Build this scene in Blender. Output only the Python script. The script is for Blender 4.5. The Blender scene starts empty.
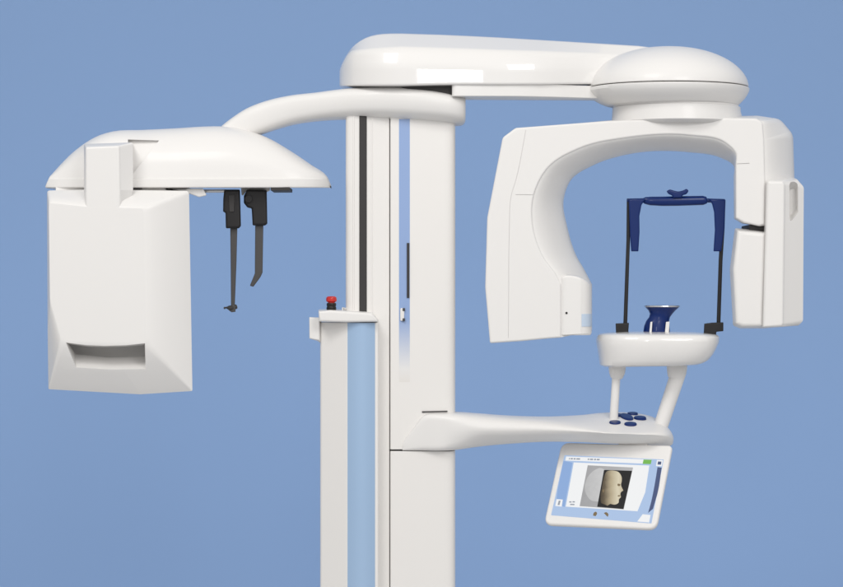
import bpy, bmesh, math
from mathutils import Vector, Matrix

sc = bpy.context.scene
COL = sc.collection
# ------------------------------------------------------------------ scale
S = 0.0025          # metres per photo pixel at the depth plane y = 0
D = 6.0             # camera stands this far in front of y = 0
EYE = 1.30          # camera height
CX, CY = 421.5, 293.5
def fx(px, y=0.0): return (px - CX) * S * (D + y) / D
def fz(py, y=0.0): return EYE + (CY - py) * S * (D + y) / D
def W(px, py, y=0.0): return Vector((fx(px, y), y, fz(py, y)))

# ------------------------------------------------------------------ materials
def mat(name, col, rough=0.35, coat=0.0, coat_rough=0.05, metal=0.0, emit=None, es=1.0, var=0.0, bump=0.0, spec=0.5):
    m = bpy.data.materials.new(name); m.use_nodes = True
    nt = m.node_tree; b = nt.nodes['Principled BSDF']
    b.inputs['Base Color'].default_value = (*col, 1)
    b.inputs['Roughness'].default_value = rough
    b.inputs['Metallic'].default_value = metal
    b.inputs['Specular IOR Level'].default_value = spec
    b.inputs['Coat Weight'].default_value = coat
    b.inputs['Coat Roughness'].default_value = coat_rough
    if emit:
        b.inputs['Emission Color'].default_value = (*emit, 1)
        b.inputs['Emission Strength'].default_value = es
    tc = nt.nodes.new('ShaderNodeTexCoord')
    if var > 0:
        n = nt.nodes.new('ShaderNodeTexNoise'); n.inputs['Scale'].default_value = 5.0
        n.inputs['Detail'].default_value = 6.0
        nt.links.new(tc.outputs['Object'], n.inputs['Vector'])
        mr = nt.nodes.new('ShaderNodeMapRange')
        mr.inputs['From Min'].default_value = 0.3; mr.inputs['From Max'].default_value = 0.7
        mr.inputs['To Min'].default_value = rough - var; mr.inputs['To Max'].default_value = rough + var
        nt.links.new(n.outputs['Fac'], mr.inputs['Value'])
        nt.links.new(mr.outputs['Result'], b.inputs['Roughness'])
    if bump > 0:
        n2 = nt.nodes.new('ShaderNodeTexNoise'); n2.inputs['Scale'].default_value = 900.0
        n2.inputs['Detail'].default_value = 2.0
        nt.links.new(tc.outputs['Object'], n2.inputs['Vector'])
        bp = nt.nodes.new('ShaderNodeBump'); bp.inputs['Strength'].default_value = bump
        bp.inputs['Distance'].default_value = 0.0006
        nt.links.new(n2.outputs['Fac'], bp.inputs['Height'])
        nt.links.new(bp.outputs['Normal'], b.inputs['Normal'])
    return m

M = {}
M['white'] = mat('white lacquered shell', (0.80, 0.788, 0.774), 0.42, 0.12, 0.10, var=0.05, bump=0.05, spec=0.35)
M['gloss'] = mat('white high gloss shell', (0.80, 0.788, 0.774), 0.40, 0.9, 0.03, var=0.05)
M['warm'] = mat('warm white painted metal', (0.81, 0.793, 0.772), 0.45, 0.15, 0.15, var=0.06, bump=0.06)
M['black'] = mat('black plastic', (0.012, 0.011, 0.012), 0.40, spec=0.35, var=0.08, bump=0.15)
M['slot'] = mat('dark rail rubber', (0.03, 0.028, 0.028), 0.6)
M['steel'] = mat('dark brushed steel', (0.075, 0.072, 0.072), 0.40, metal=0.5, var=0.1)
M['navy'] = mat('navy blue moulded plastic', (0.003, 0.020, 0.125), 0.33, 0.22, 0.06, var=0.05, spec=0.2)
M['pane'] = mat('light blue translucent panel', (0.345, 0.495, 0.705), 0.3, 0.5, 0.12)
M['chrome'] = mat('polished steel trim', (0.62, 0.62, 0.63), 0.22, metal=1.0)
M['red'] = mat('red plastic', (0.55, 0.015, 0.012), 0.3, 0.4)
M['label'] = mat('pale blue label print', (0.55, 0.66, 0.80), 0.4, 0.2)
M['hole'] = mat('dark drilled hole', (0.01, 0.01, 0.01), 0.7)

def stripe_mat():
    m = bpy.data.materials.new('blue stripe fading to white'); m.use_nodes = True
    nt = m.node_tree; b = nt.nodes['Principled BSDF']
    b.inputs['Roughness'].default_value = 0.45; b.inputs['Coat Weight'].default_value = 0.15; b.inputs['Coat Roughness'].default_value = 0.15
    tc = nt.nodes.new('ShaderNodeTexCoord'); sp = nt.nodes.new('ShaderNodeSeparateXYZ')
    nt.links.new(tc.outputs['Generated'], sp.inputs[0])
    cr_ = nt.nodes.new('ShaderNodeValToRGB')
    e = cr_.color_ramp.elements
    e[0].position = 0.0; e[0].color = (0.77, 0.745, 0.715, 1)
    e[1].position = 0.24; e[1].color = (0.27, 0.39, 0.66, 1)
    n = cr_.color_ramp.elements.new(0.05); n.color = (0.78, 0.775, 0.77, 1)
    nt.links.new(sp.outputs['Z'], cr_.inputs['Fac'])
    nt.links.new(cr_.outputs['Color'], b.inputs['Base Color'])
    return m
M['stripe'] = stripe_mat()

# ------------------------------------------------------------------ objects
ORIG = {}
def link(name, bm, m, parent=None, sharp=32, weighted=True):
    bmesh.ops.remove_doubles(bm, verts=bm.verts[:], dist=2e-6)
    bmesh.ops.dissolve_degenerate(bm, dist=1e-6, edges=bm.edges[:])
    bmesh.ops.recalc_face_normals(bm, faces=bm.faces[:])
    lo = Vector((min(v.co.x for v in bm.verts), min(v.co.y for v in bm.verts), min(v.co.z for v in bm.verts)))
    hi = Vector((max(v.co.x for v in bm.verts), max(v.co.y for v in bm.verts), max(v.co.z for v in bm.verts)))
    c = (lo + hi) / 2
    bmesh.ops.translate(bm, verts=bm.verts[:], vec=-c)
    me = bpy.data.meshes.new(name); bm.to_mesh(me); bm.free()
    for p in me.polygons: p.use_smooth = True
    me.set_sharp_from_angle(angle=math.radians(sharp))
    for mm in (m if isinstance(m, (list, tuple)) else [m]): me.materials.append(mm)
    o = bpy.data.objects.new(name, me); COL.objects.link(o)
    base = Vector((0, 0, 0))
    if parent is not None:
        o.parent = parent; base = ORIG[parent]
    o.location = c - base
    ORIG[o] = c
    if weighted:
        w = o.modifiers.new('normals', 'WEIGHTED_NORMAL'); w.keep_sharp = True
    return o

def cut(o, bm):
    """carve the shape in bm (world coordinates) out of o, for good"""
    bmesh.ops.recalc_face_normals(bm, faces=bm.faces[:])
    bmesh.ops.translate(bm, verts=bm.verts[:], vec=-ORIG[o])
    me = bpy.data.meshes.new('cutter'); bm.to_mesh(me); bm.free()
    par = o.parent; loc = o.location.copy()
    o.parent = None; o.location = (0, 0, 0)
    k = bpy.data.objects.new('cutter', me); COL.objects.link(k)
    mods = [(x.type) for x in o.modifiers]; o.modifiers.clear()
    b = o.modifiers.new('b', 'BOOLEAN'); b.operation = 'DIFFERENCE'; b.object = k; b.solver = 'EXACT'
    bpy.context.view_layer.update()
    dg = bpy.context.evaluated_depsgraph_get()
    new = bpy.data.meshes.new_from_object(o.evaluated_get(dg))
    old = o.data; o.modifiers.clear(); o.data = new
    nm = old.name; bpy.data.meshes.remove(old); new.name = nm
    bpy.data.objects.remove(k); bpy.data.meshes.remove(me)
    for p in new.polygons: p.use_smooth = True
    new.set_sharp_from_angle(angle=math.radians(32))
    w = o.modifiers.new('normals', 'WEIGHTED_NORMAL'); w.keep_sharp = True
    o.parent = par; o.location = loc

# ------------------------------------------------------------------ 2D outlines
def rpoly(pts, k=6):
    """polygon with rounded corners; pts = (x, y, r)"""
    out = []; n = len(pts)
    for i in range(n):
        p = Vector(pts[i][:2]); r = pts[i][2] if len(pts[i]) > 2 else 0.0
        a = Vector(pts[i - 1][:2]); b = Vector(pts[(i + 1) % n][:2])
        u = (a - p); v = (b - p); lu, lv = u.length, v.length
        u.normalize(); v.normalize()
        ang = math.acos(max(-1, min(1, u.dot(v))))
        if r <= 0 or ang > math.pi - 0.02:
            for j in range(k + 1): out.append(p + (u * (0.5 - j / k) * 2 if j < k / 2 else v * (j / k - 0.5) * 2) * min(lu, lv) * 1e-3)
            continue
        t = min(r / math.tan(ang / 2), 0.49 * lu, 0.49 * lv)
        p0 = p + u * t; p1 = p + v * t
        for j in range(k + 1):
            s = j / k
            out.append(p0 * (1 - s) ** 2 + p * 2 * s * (1 - s) + p1 * s * s)
    return out

def cr(ctrl, n=8, closed=True):
    """smooth curve through points; a third value 1 makes that point a corner"""
    P = [Vector(c[:2]) for c in ctrl]; sh = [len(c) > 2 and c[2] for c in ctrl]
    N = len(P); out = []
    for i in range(N if closed else N - 1):
        p0, p1 = P[i], P[(i + 1) % N]
        d = p1 - p0; L = d.length
        def tan(j, fwd):
            if sh[j] or (not closed and j in (0, N - 1)): return d
            a, b = P[(j - 1) % N], P[(j + 1) % N]
            la, lb = (P[j] - a).length, (b - P[j]).length
            t = ((P[j] - a) / max(la, 1e-6) * lb + (b - P[j]) / max(lb, 1e-6) * la) / max(la + lb, 1e-6)
            return t * L
        m0, m1 = tan(i, 1), tan((i + 1) % N, 0)
        for j in range(n):
            t = j / n; t2, t3 = t * t, t * t * t
            out.append(p0 * (2 * t3 - 3 * t2 + 1) + m0 * (t3 - 2 * t2 + t) + p1 * (-2 * t3 + 3 * t2) + m1 * (t3 - t2))
    if not closed: out.append(P[-1])
    return out

def area2(L): return sum(L[i - 1].x * L[i].y - L[i].x * L[i - 1].y for i in range(len(L)))
def inset(L, d):
    """move a closed outline inward by d; edges that shrink to nothing on the way merge their two ends"""
    if d <= 1e-7: return list(L)
    s = 1 if area2(L) > 0 else -1
    G = []                                   # [original indices, position], in order
    def merge(G, eps):
        out = []
        for g in G:
            if out and (g[1] - out[-1][1]).length < eps: out[-1][0] += g[0]
            else: out.append([list(g[0]), g[1]])
        if len(out) > 3 and (out[0][1] - out[-1][1]).length < eps:
            last = out.pop(); out[0][0] += last[0]
        return out
    G = merge([[[i], p.copy()] for i, p in enumerate(L)], 2e-6)
    left = d
    for _ in range(4 * len(L)):
        n = len(G)
        if n < 4 or left <= 1e-9: break
        ed = [G[(i + 1) % n][1] - G[i][1] for i in range(n)]
        ln = [e.length for e in ed]; dr = [e / l for e, l in zip(ed, ln)]
        vel = []
        for i in range(n):
            a, b = dr[i - 1], dr[i]
            na = Vector((-a.y, a.x)) * s; nb = Vector((-b.y, b.x)) * s
            m = na + nb
            m = m.normalized() if m.length > 1e-5 else na
            vel.append(m / max(0.25, m.dot(na)))
        t = left
        for i in range(n):
            rate = (vel[(i + 1) % n] - vel[i]).dot(dr[i])
            if rate < -1e-9: t = min(t, max(0.0, (ln[i] - 1e-6) / -rate))
        t = min(left, t + 1e-9)
        for i in range(n): G[i][1] = G[i][1] + vel[i] * t
        left -= t
        G = merge(G, 2.5e-6)
    out = [None] * len(L)
    for ids, p in G:
        for i in ids: out[i] = p.copy()
    return out

def bridge(bm, rings, cap0=True, cap1=True, closed=True):
    R = [[bm.verts.new(p) for p in r] for r in rings]
    n = len(R[0])
    for a, b in zip(R, R[1:]):
        for i in range(n if closed else n - 1):
            j = (i + 1) % n
            try: bm.faces.new((a[i], a[j], b[j], b[i]))
            except ValueError: pass
    if cap0: bm.faces.new(R[0])
    if cap1: bm.faces.new(R[-1][::-1])

def pxl(L, y):                          # outline in photo pixels -> metres (x, z) at depth y
    return [Vector((fx(p.x, y), fz(p.y, y))) for p in L]

def slab(bm, layers, rf=0.006, rb=0.006, k=4):
    """layers = [(outline px list, depth)] front to back; rounded front and back edge"""
    rings = []
    L0, y0 = layers[0]
    L0m = pxl(L0, y0)
    if rf > 0:
        for j in range(k):
            a = math.pi / 2 * j / k
            rings.append([Vector((p.x, y0 + rf * (1 - math.sin(a)) * 1.0 - rf, p.y)) if False else
                          Vector((p.x, y0 - rf * math.cos(a), p.y)) for p in inset(L0m, rf * (1 - math.sin(a)))])
    for L, y in layers:
        rings.append([Vector((p.x, y, p.y)) for p in pxl(L, y)])
    L1, y1 = layers[-1]; L1m = pxl(L1, y1)
    if rb > 0:
        for j in range(k - 1, -1, -1):
            a = math.pi / 2 * j / k
            rings.append([Vector((p.x, y1 + rb * math.cos(a), p.y)) for p in inset(L1m, rb * (1 - math.sin(a)))])
    bridge(bm, rings)

def box(bm, x0, x1, y0, y1, z0, z1, r=0.002):
    """rounded upright box in metres"""
    L = rpoly([(x0, y0, r), (x1, y0, r), (x1, y1, r), (x0, y1, r)], 4)
    e = min(r, (z1 - z0) * 0.4) if r > 0 else 0
    rings = []
    if e > 0:
        rings.append([Vector((p.x, p.y, z0)) for p in inset(L, e)])
        rings.append([Vector((p.x, p.y, z0 + e * 0.3)) for p in inset(L, e * 0.3)])
    rings.append([Vector((p.x, p.y, z0 + e)) for p in L]); rings.append([Vector((p.x, p.y, z1 - e)) for p in L])
    if e > 0:
        rings.append([Vector((p.x, p.y, z1 - e * 0.3)) for p in inset(L, e * 0.3)])
        rings.append([Vector((p.x, p.y, z1)) for p in inset(L, e)])
    bridge(bm, rings)

def prism(bm, L, z0, z1, r=0.003, k=3, top=True):
    """plan outline L (x, y metres) extruded upward with soft ends"""
    rings = []
    for j in range(k):
        a = math.pi / 2 * j / k
        rings.append([Vector((p.x, p.y, z0 + r * (1 - math.cos(a) if False else 1 - math.sin(math.pi / 2 - a) if False else 0) + r * (1 - math.cos(a)) * 0)) for p in inset(L, r * (1 - math.sin(a)))] if j == 0 else
                     [Vector((p.x, p.y, z0 + r * (1 - math.cos(a)))) for p in inset(L, r * (1 - math.sin(a)))])
    rings.append([Vector((p.x, p.y, z0 + r)) for p in L]); rings.append([Vector((p.x, p.y, z1 - r)) for p in L])
    for j in range(k - 1, -1, -1):
        a = math.pi / 2 * j / k
        rings.append([Vector((p.x, p.y, z1 - r * (1 - math.cos(a)))) for p in inset(L, r * (1 - math.sin(a)))])
    bridge(bm, rings)

def tube(bm, pts, rad, n=16, sq=2.0, asp=1.0):
    """round bar along 3D points; rad per point"""
    rings = []; N = len(pts)
    for i, p in enumerate(pts):
        t = (pts[min(i + 1, N - 1)] - pts[max(i - 1, 0)]).normalized()
        u = Vector((0, 1, 0)); 
        if abs(t.y) > 0.9: u = Vector((1, 0, 0))
        v = t.cross(u).normalized(); u = v.cross(t).normalized()
        r = rad[i] if isinstance(rad, (list, tuple)) else rad
        ring = []
        for k in range(n):
            a = 2 * math.pi * k / n
            c, s = math.cos(a), math.sin(a)
            c = math.copysign(abs(c) ** (2 / sq), c); s = math.copysign(abs(s) ** (2 / sq), s)
            ring.append(p + u * c * r * asp + v * s * r)
        rings.append(ring)
    bridge(bm, rings)

def lathe(bm, cx, cy, prof, n=64):
    """prof = [(radius, z)] metres; centre line at cx, cy"""
    rings = []
    for r, z in prof:
        rings.append([Vector((cx + math.cos(2 * math.pi * k / n) * r, cy + math.sin(2 * math.pi * k / n) * r, z)) for k in range(n)])
    bridge(bm, rings)

def V3(L, y): return [Vector((p.x, y, p.y)) for p in L]
def NB(): return bmesh.new()

# ------------------------------------------------------------------ the setting
bm = NB()
rings = []
for x in (-14, 14):
    prof = [(-12.0, 0.0), (2.6, 0.0)]
    rings.append([Vector((x, 3.2, -0.2)), Vector((x, 3.2, 9.0)), Vector((x, 3.3, 9.0)), Vector((x, 3.3, -0.2))])
bridge(bm, rings)
M['backdrop'] = mat('matt blue studio paper', (0.247, 0.376, 0.622), 0.95, spec=0.0)
bd = link('backdrop', bm, M['backdrop'], None, weighted=False); bd['kind'] = 'structure'
bm = NB()
f = bm.faces.new([bm.verts.new(p) for p in ((-14, -14, 0), (14, -14, 0), (14, 3.198, 0), (-14, 3.198, 0))])
M['floor'] = mat('pale grey floor', (0.5, 0.497, 0.493), 0.6, var=0.1)
fl = link('floor', bm, M['floor'], None, weighted=False); fl['kind'] = 'structure'

# ------------------------------------------------------------------ the unit
root = bpy.data.objects.new('dental_xray_unit', None); COL.objects.link(root)
root.location = (fx(400), 0.06, 0.0); ORIG[root] = Vector(root.location)
root.empty_display_size = 0.3
root['label'] = 'tall white dental X-ray machine with curved overhead arms, blue chin rest and tilted touch screen'
root['category'] = 'X-ray machine'

# ---- column: tall rear extrusion with a dark rail
bm = NB()
L = rpoly([(fx(345.5, -.045), -0.045, 0.02), (fx(389.5, -.045), -0.045, 0.002), (fx(389.4), 0.0, 0.001), (fx(396), 0.005, 0.001), (fx(396), 0.30, 0.03), (fx(345.5), 0.30, 0.03)], 6)
prism(bm, L, 0.03, fz(100), 0.003)
column = link('column', bm, M['warm'], root)
bm = NB()
box(bm, fx(359.8), fx(367.2), -0.0475, -0.02, fz(330), fz(112), 0.0015)
link('rail', bm, M['slot'], column)
bm = NB()
box(bm, fx(353.2), fx(355.0), -0.0465, -0.02, fz(330), fz(112), 0.0015)
box(bm, fx(371.5), fx(373.2), -0.0465, -0.02, fz(330), fz(112), 0.0015)
link('rail_lip', bm, M['warm'], column)
# front lower body of the column (below the carriage)
bm = NB()
L = rpoly([(fx(390.2, -.05), -0.055, 0.004), (fx(455.5, -.05), -0.055, 0.028), (fx(454.5), 0.20, 0.04), (fx(390.4), 0.20, 0.01)], 8)
prism(bm, L, 0.03, fz(451.2, -.055), 0.002)
lower = link('lower_column', bm, M['warm'], root)
# floor plate
bm = NB()
L = rpoly([(fx(300), -0.28, 0.06), (fx(520), -0.28, 0.06), (fx(520), 0.42, 0.06), (fx(300), 0.42, 0.06)], 8)
prism(bm, L, 0.0, 0.032, 0.008)
link('base_plate', bm, M['warm'], root)

# ---- carriage: front cover that slides on the column
bm = NB()
L = rpoly([(fx(390.2, -.05), -0.055, 0.004), (fx(455.5, -.05), -0.055, 0.028), (fx(454.5), 0.20, 0.04), (fx(390.4), 0.20, 0.01)], 8)
prism(bm, L, fz(449.6, -.055), fz(112), 0.002)
carriage = link('carriage', bm, M['warm'], root)
bm = NB(); yf = -0.055
box(bm, fx(399, yf), fx(409.8, yf), yf - 0.0004, yf + 0.004, fz(382, yf), fz(119, yf), 0.0)
link('blue_stripe', bm, M['stripe'], carriage)
bm = NB()
box(bm, fx(406.8, yf), fx(409.4, yf), yf - 0.003, yf + 0.004, fz(298, yf), fz(243, yf), 0.0006)
link('slot', bm, M['slot'], carriage)
bm = NB()
box(bm, fx(400.2, yf), fx(404.3, yf), yf - 0.006, yf + 0.004, fz(321, yf), fz(308, yf), 0.003)
sw = link('latch', bm, M['white'], carriage)
bm = NB()
for a, b in ((308.0, 311.0), (318.2, 321.2)):
    box(bm, fx(402.6, yf), fx(405.0, yf), yf - 0.0075, yf + 0.004, fz(b, yf), fz(a, yf), 0.0012)
link('latch_clip', bm, M['steel'], carriage)

# ---- column housing with blue window, front left
bm = NB(); yh = -0.085
L = rpoly([(fx(320, -.05), -0.045, 0.012), (fx(346.8, yh), yh, 0.006), (fx(378.6, yh), yh, 0.006), (fx(379.0), 0.0, 0.004), (fx(321.0), 0.06, 0.02)], 8)
prism(bm, L, 0.03, fz(322.5, yh), 0.002)
housing = link('housing', bm, M['warm'], root)
bm = NB()
Lb = []
for i in range(13):
    t = i / 12; x = fx(347.6 + (375.0 - 347.6) * t, yh)
    Lb.append(Vector((x, yh - 0.0012 - 0.013 * math.sin(math.pi * t))))
Lb += [Vector((fx(375.0, yh), yh + 0.003)), Vector((fx(347.6, yh), yh + 0.003))]
rings = [[Vector((p.x, p.y, z)) for p in Lb] for z in (0.05, fz(322.8, yh))]
bridge(bm, rings)
link('blue_panel', bm, M['pane'], housing)
bm = NB()
slab(bm, [(rpoly([(318.4, 311.3, 1.0), (330, 310.2, 1), (372, 313.0, 3), (377.5, 320.5, 1.5), (377.3, 321.8, .6), (347, 322.4, .6), (319.2, 321.5, 1.0)], 4), -0.105),
          (rpoly([(318.4, 309.6, 1.0), (330, 309.0, 1), (372, 311.5, 3), (378.5, 318.5, 1.5), (378.3, 321.8, .6), (347, 322.2, .6), (319.2, 321.5, 1.0)], 4), -0.0105)], 0.006, 0.002)
link('housing_cap', bm, M['white'], housing)
bm = NB()
cx_, cy_ = fx(331.4, -.06), -0.06
lathe(bm, cx_, cy_, [(0.0115, fz(310.6, -.06)), (0.0125, fz(308, -.06)), (0.0110, fz(306.4, -.06)), (0.0122, fz(304.8, -.06)), (0.0112, fz(303, -.06))], 24)
link('button_collar', bm, M['black'], housing)
bm = NB()
lathe(bm, cx_, cy_, [(0.0085, fz(303.4, -.06)), (0.0085, fz(302.4, -.06)), (0.0128, fz(301.4, -.06)), (0.0135, fz(299.4, -.06)), (0.0125, fz(297.4, -.06)), (0.0095, fz(296.4, -.06)), (0.002, fz(296.2, -.06))], 24)
link('emergency_button', bm, M['red'], housing)
bm = NB()
slab(bm, [(rpoly([(309.2, 317.2, .8), (319.5, 318.0, .6), (319.5, 340.5, 1), (316.5, 340.0, 1), (309.4, 338.5, .8)], 4), -0.055),
          (rpoly([(309.2, 317.0, .8), (321.5, 317.4, .6), (321.5, 343.5, 1), (317.0, 340.8, 1), (309.4, 338.5, .8)], 4), -0.03)], 0.003, 0.003)
link('cable_hook', bm, M['white'], housing)
bm = NB()
tube(bm, [W(345.5, 309.2, -.03), W(343, 308.6, -.045), W(342, 311, -.05)], 0.0035, 10)
link('cable_stub', bm, M['white'], housing)

# ---- overhead arm
def beam_sec(px, top, fac, bot, w, yc, r1=0.012, r2=0.05):
    y = yc - w
    P = [(yc - w, fz(bot, y), 0.006), (yc - w * 1.0, fz(fac + (bot - fac) * .45, y), 0.1), (yc - w * 0.93, fz(fac, y), r2), (yc - w * 0.42, fz(top, yc - .4 * w), r2),
         (yc + w * 0.42, fz(top, yc - .4 * w), r2), (yc + w * 0.93, fz(fac, y), r2), (yc + w, fz(fac + (bot - fac) * .45, y), .1), (yc + w, fz(bot, y), 0.006)]
    return [Vector((fx(px, y), p.x, p.y)) for p in rpoly(P, 6)]
bm = NB(); rings = []
yc = 0.04
a0, alen = 339.4, 62.0
for i in range(16):
    t = math.sin(math.pi / 2 * (i + 0.0) / 15)
    u = 1 - t
    px = a0 + alen * (1 - math.cos(math.pi / 2 * i / 15))
    s = math.sqrt(max(0.0, 1 - ((a0 + alen - px) / alen) ** 2))
    w = 0.012 + 0.148 * s
    q = (px - a0) / alen
    rise = min(1.0, s * 1.0)
    top = 82 - (82 - 33.2) * (1 - (1 - min(1, q * 1.02 + .035)) ** 3.2) ** 0.62
    fac = max(top + 2, 52 - 4 * q)
    rings.append((px, top, min(fac, 80), 85.6, w))
# keep the left end shallow sloped
for px, top, fac, bot, w in ((440, 34.4, 49, 84.8, .160), (470, 35.7, 50, 84.6, .160), (500, 37.2, 51, 84.6, .160), (520, 38.4, 51.5, 84.5, .157), (540, 39.6, 52, 84.4, .147), (560, 40.8, 53, 84.2, .130), (585, 42.3, 54, 84, .104), (610, 43.8, 55, 84, .080), (640, 45.6, 57, 84, .07), (667, 49, 60, 84, .06)):
    rings.append((px, top, fac, bot, w))
bridge(bm, [beam_sec(px, top, fac, bot, w, yc, r2=0.006 + w * .2) for px, top, fac, bot, w in rings])
arm = link('overhead_arm', bm, M['gloss'], root, sharp=40)
bm = NB()
L = rpoly([(fx(452, -.115), -0.113, 0.01), (fx(520, -.11), -0.110, 0.3), (fx(560, -.09), -0.082, 0.3), (fx(590, -.06), -0.052, 0.2), (fx(640, -.06), -0.03, 0.01), (fx(640), 0.03, 0.01), (fx(452, -.11), 0.0, 0.02)], 6)
prism(bm, L, fz(96.6, -.10), fz(84.0, -.10), 0.002)
link('arm_trim', bm, M['white'], arm)
bm = NB()
L = rpoly([(fx(400), -0.087, 0.03), (fx(458, -.085), -0.087, 0.02), (fx(458), 0.15, 0.02), (fx(400), 0.15, 0.03)], 6)
prism(bm, L, fz(104), fz(84.0), 0.002)
link('gap_shade_plate', bm, M['slot'], arm)  # dark filler standing in for the shade between overhead arm and collar

# ---- bearing dome on the end of the arm
dx, dy = fx(667.3), 0.0
def dz(py): return fz(py)
bm = NB()
prof = [(0.001, dz(47.0))]
for i in range(1, 20):
    t = i / 19
    prof.append((0.2015 * math.sin(t * math.pi / 2) ** 0.93, dz(87.0 - 40.0 * math.cos(t * math.pi / 2) ** 1.12)))
prof.append((0.2005, dz(87.6)))
prof.append((0.150, dz(87.8)))
lathe(bm, dx, dy, prof, 96)
dome = link('bearing_dome', bm, M['white'], root)
bm = NB()
prof = [(0, 0.150, 88.3), (0, 0.2005, 88.6), (0, 0.2035, 89.4), (0, 0.2030, 92.0), (.5, 0.1975, 95.5), (1.5, 0.1880, 99.6), (3, 0.1760, 103.0), (4.5, 0.1675, 105.0), (5.5, 0.1640, 105.7), (8, 0.1560, 106.0), (9, 0.1555, 107.6), (9, 0.1590, 108.2),
        (9, 0.1595, 112), (9.5, 0.1615, 117), (9.5, 0.163, 123), (9.5, 0.150, 126)]
bridge(bm, [[Vector((dx + o_ * S + math.cos(2 * math.pi * k / 96) * r_, dy + math.sin(2 * math.pi * k / 96) * r_, dz(y_))) for k in range(96)] for o_, r_, y_ in prof])
link('bearing_bowl', bm, M['white'], dome)

# ---- rotating C-shaped arm
outer_M = [(505.0, 139.0, 7), (516.5, 129.3, 7), (608, 120.5, 30), (700, 117.0, 30), (757, 115.6, 8), (780, 119.0, 14), (793.0, 134.5, 14), (794.5, 181, 2), (794, 224, 2), (766, 227.0, 2), (742, 223.5, 2), (734.0, 219.0, 1.5)]
inner_M = [(733.6, 166.0, 7), (721, 158.0, 14), (690, 152.4, 30), (627, 154.6, 40), (594, 165.0, 25), (571, 180, 18), (563.6, 200, 25), (567.5, 228, 30), (576.5, 256, 20), (584.5, 270.0, 6), (592.0, 284.5, 4), (592.0, 331.0, 1.5), (567, 334.5, 6), (525, 338.5, 6), (493.5, 340.0, 2), (489.0, 287, 20), (491, 218, 30)]
outer_F = [(502.6, 137.6, 7), (515.5, 128.0, 7), (608, 121.0, 30), (700, 117.6, 30), (757, 118.5, 10), (762.5, 122.5, 5), (764, 140, 9), (765, 181, 2), (764.5, 224.5, 2), (758.5, 226.0, 2), (744, 222.8, 2), (735.8, 218.2, 1.5)]
inner_F = [(735.6, 154.0, 7), (725, 143.0, 14), (690, 135.6, 30), (627, 138.0, 40), (580, 148.5, 25), (548, 168, 18), (534.0, 195, 25), (533.0, 226, 30), (543.0, 256, 20), (557.0, 276.0, 6), (561.0, 284.5, 4), (561.0, 337.6, 1.5), (549, 338.4, 6), (522, 341.0, 6), (490.0, 343.2, 2), (485.2, 287, 20), (487.2, 218, 30)]
def c_loop(outer, inner):
    full = rpoly(outer + inner, 8)
    n0 = len(outer) * 9
    curve = cr([(inner[0][0], inner[0][1] + 12)] + [p[:2] for p in inner[:10]] + [inner[10][:2] + (0,)], 9, closed=False)
    return full[:n0] + curve + full[n0 + 11 * 9:]
oM = c_loop(outer_M, inner_M); oF = c_loop(outer_F, inner_F)
mid = [a.lerp(b, 0.93) for a, b in zip(oF, oM)]
bm = NB()
slab(bm, [([a.lerp(b, t) for a, b in zip(oF, oM)], -0.125 + 0.095 * t ** 1.55) for t in (0, .05, .12, .22, .36, .52, .7, .86)] + [(mid, -0.036), (oM, -0.02), (oM, 0.05), ([a.lerp(b, .5) for a, b in zip(oF, oM)], 0.13)], 0.005, 0.008)
carm = link('rotating_arm', bm, M['white'], root, sharp=40)
# fine panel gaps
bm = NB()
def gap(bm, a, b, w=0.45, y0=-0.14, y1=-0.128):
    """thin cutter between two photo points on the front face"""
    p, q = Vector(a), Vector(b); d = (q - p).normalized(); n = Vector((-d.y, d.x)) * w / 2
    L = pxl([p - n, q - n, q + n, p + n], y0)
    bridge(bm, [V3(L, y0), V3(L, y1)])
gap(bm, (516, 194.3), (566, 194.8), 0.45, -0.15, -0.1275)
cut(carm, bm)
bm = NB()
gap(bm, (735.0, 163.6), (750.5, 162.8), 0.6, -0.15, -0.1270)
cut(carm, bm)
bm = NB()
P = [(526, 130), (516, 180), (511.5, 195), (509.5, 230), (508.8, 300), (508.5, 338)]
for a, b in zip(P, P[1:]):
    pass
L2 = cr(P, 6, closed=False)
lft = [p + Vector((-0.14, 0)) for p in L2]; rgt = [p + Vector((0.14, 0)) for p in L2]
ring = pxl(lft + rgt[::-1], -0.14)
bridge(bm, [V3(ring, -0.15), V3(ring, -0.1280)])
cut(carm, bm)
# cylindrical beam port at the bottom of the left limb
bm = NB(); rings = []
PX, PR = fx(575.6, -.1), 0.0405
def port(z_shift, off, n=24):
    out = []
    for i in range(n + 1):
        a = math.pi * i / n
        c, q = math.cos(a), math.sin(a)
        e = 5.5 if c > 0.25 else (2.3 if c < -0.25 else 3.9 + 3.2 * c / .5)
        out.append((PX - math.copysign(abs(c) ** (2 / e), c) * (PR - off), -0.082 - abs(q) ** (2 / e) * (0.0495 - off)))
    out += [(PX + PR - off, 0.02), (PX - PR + off, 0.02)]
    return out
zb_, zt_ = 335.0, 284.0
def ptop(x, y):           # top is cut on a slant that falls to the right
    u = (x - PX) / PR
    return fz(274.5 + 5.5 * u * u + 4.5 * u, -.1) - max(0, (-0.085 - y)) * 0.10
rings = [[Vector((x, y, fz(zb_, -.1) + 0.0)) for x, y in port(0, .003)], [Vector((x, y, fz(zb_, -.1) + 0.003 + (x - PX) * 0.06)) for x, y in port(0, 0)],
         [Vector((x, y, ptop(x, y) - 0.006)) for x, y in port(0, 0)], [Vector((x, y, ptop(x, y) - 0.001)) for x, y in port(0, .003)], [Vector((x, y, ptop(x, y) + 0.001)) for x, y in port(0, .010)]]
bridge(bm, rings)
prt = link('beam_port', bm, M['white'], carm)
bm = NB()       # pale blue label wrapped on the port
rings = []
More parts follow.
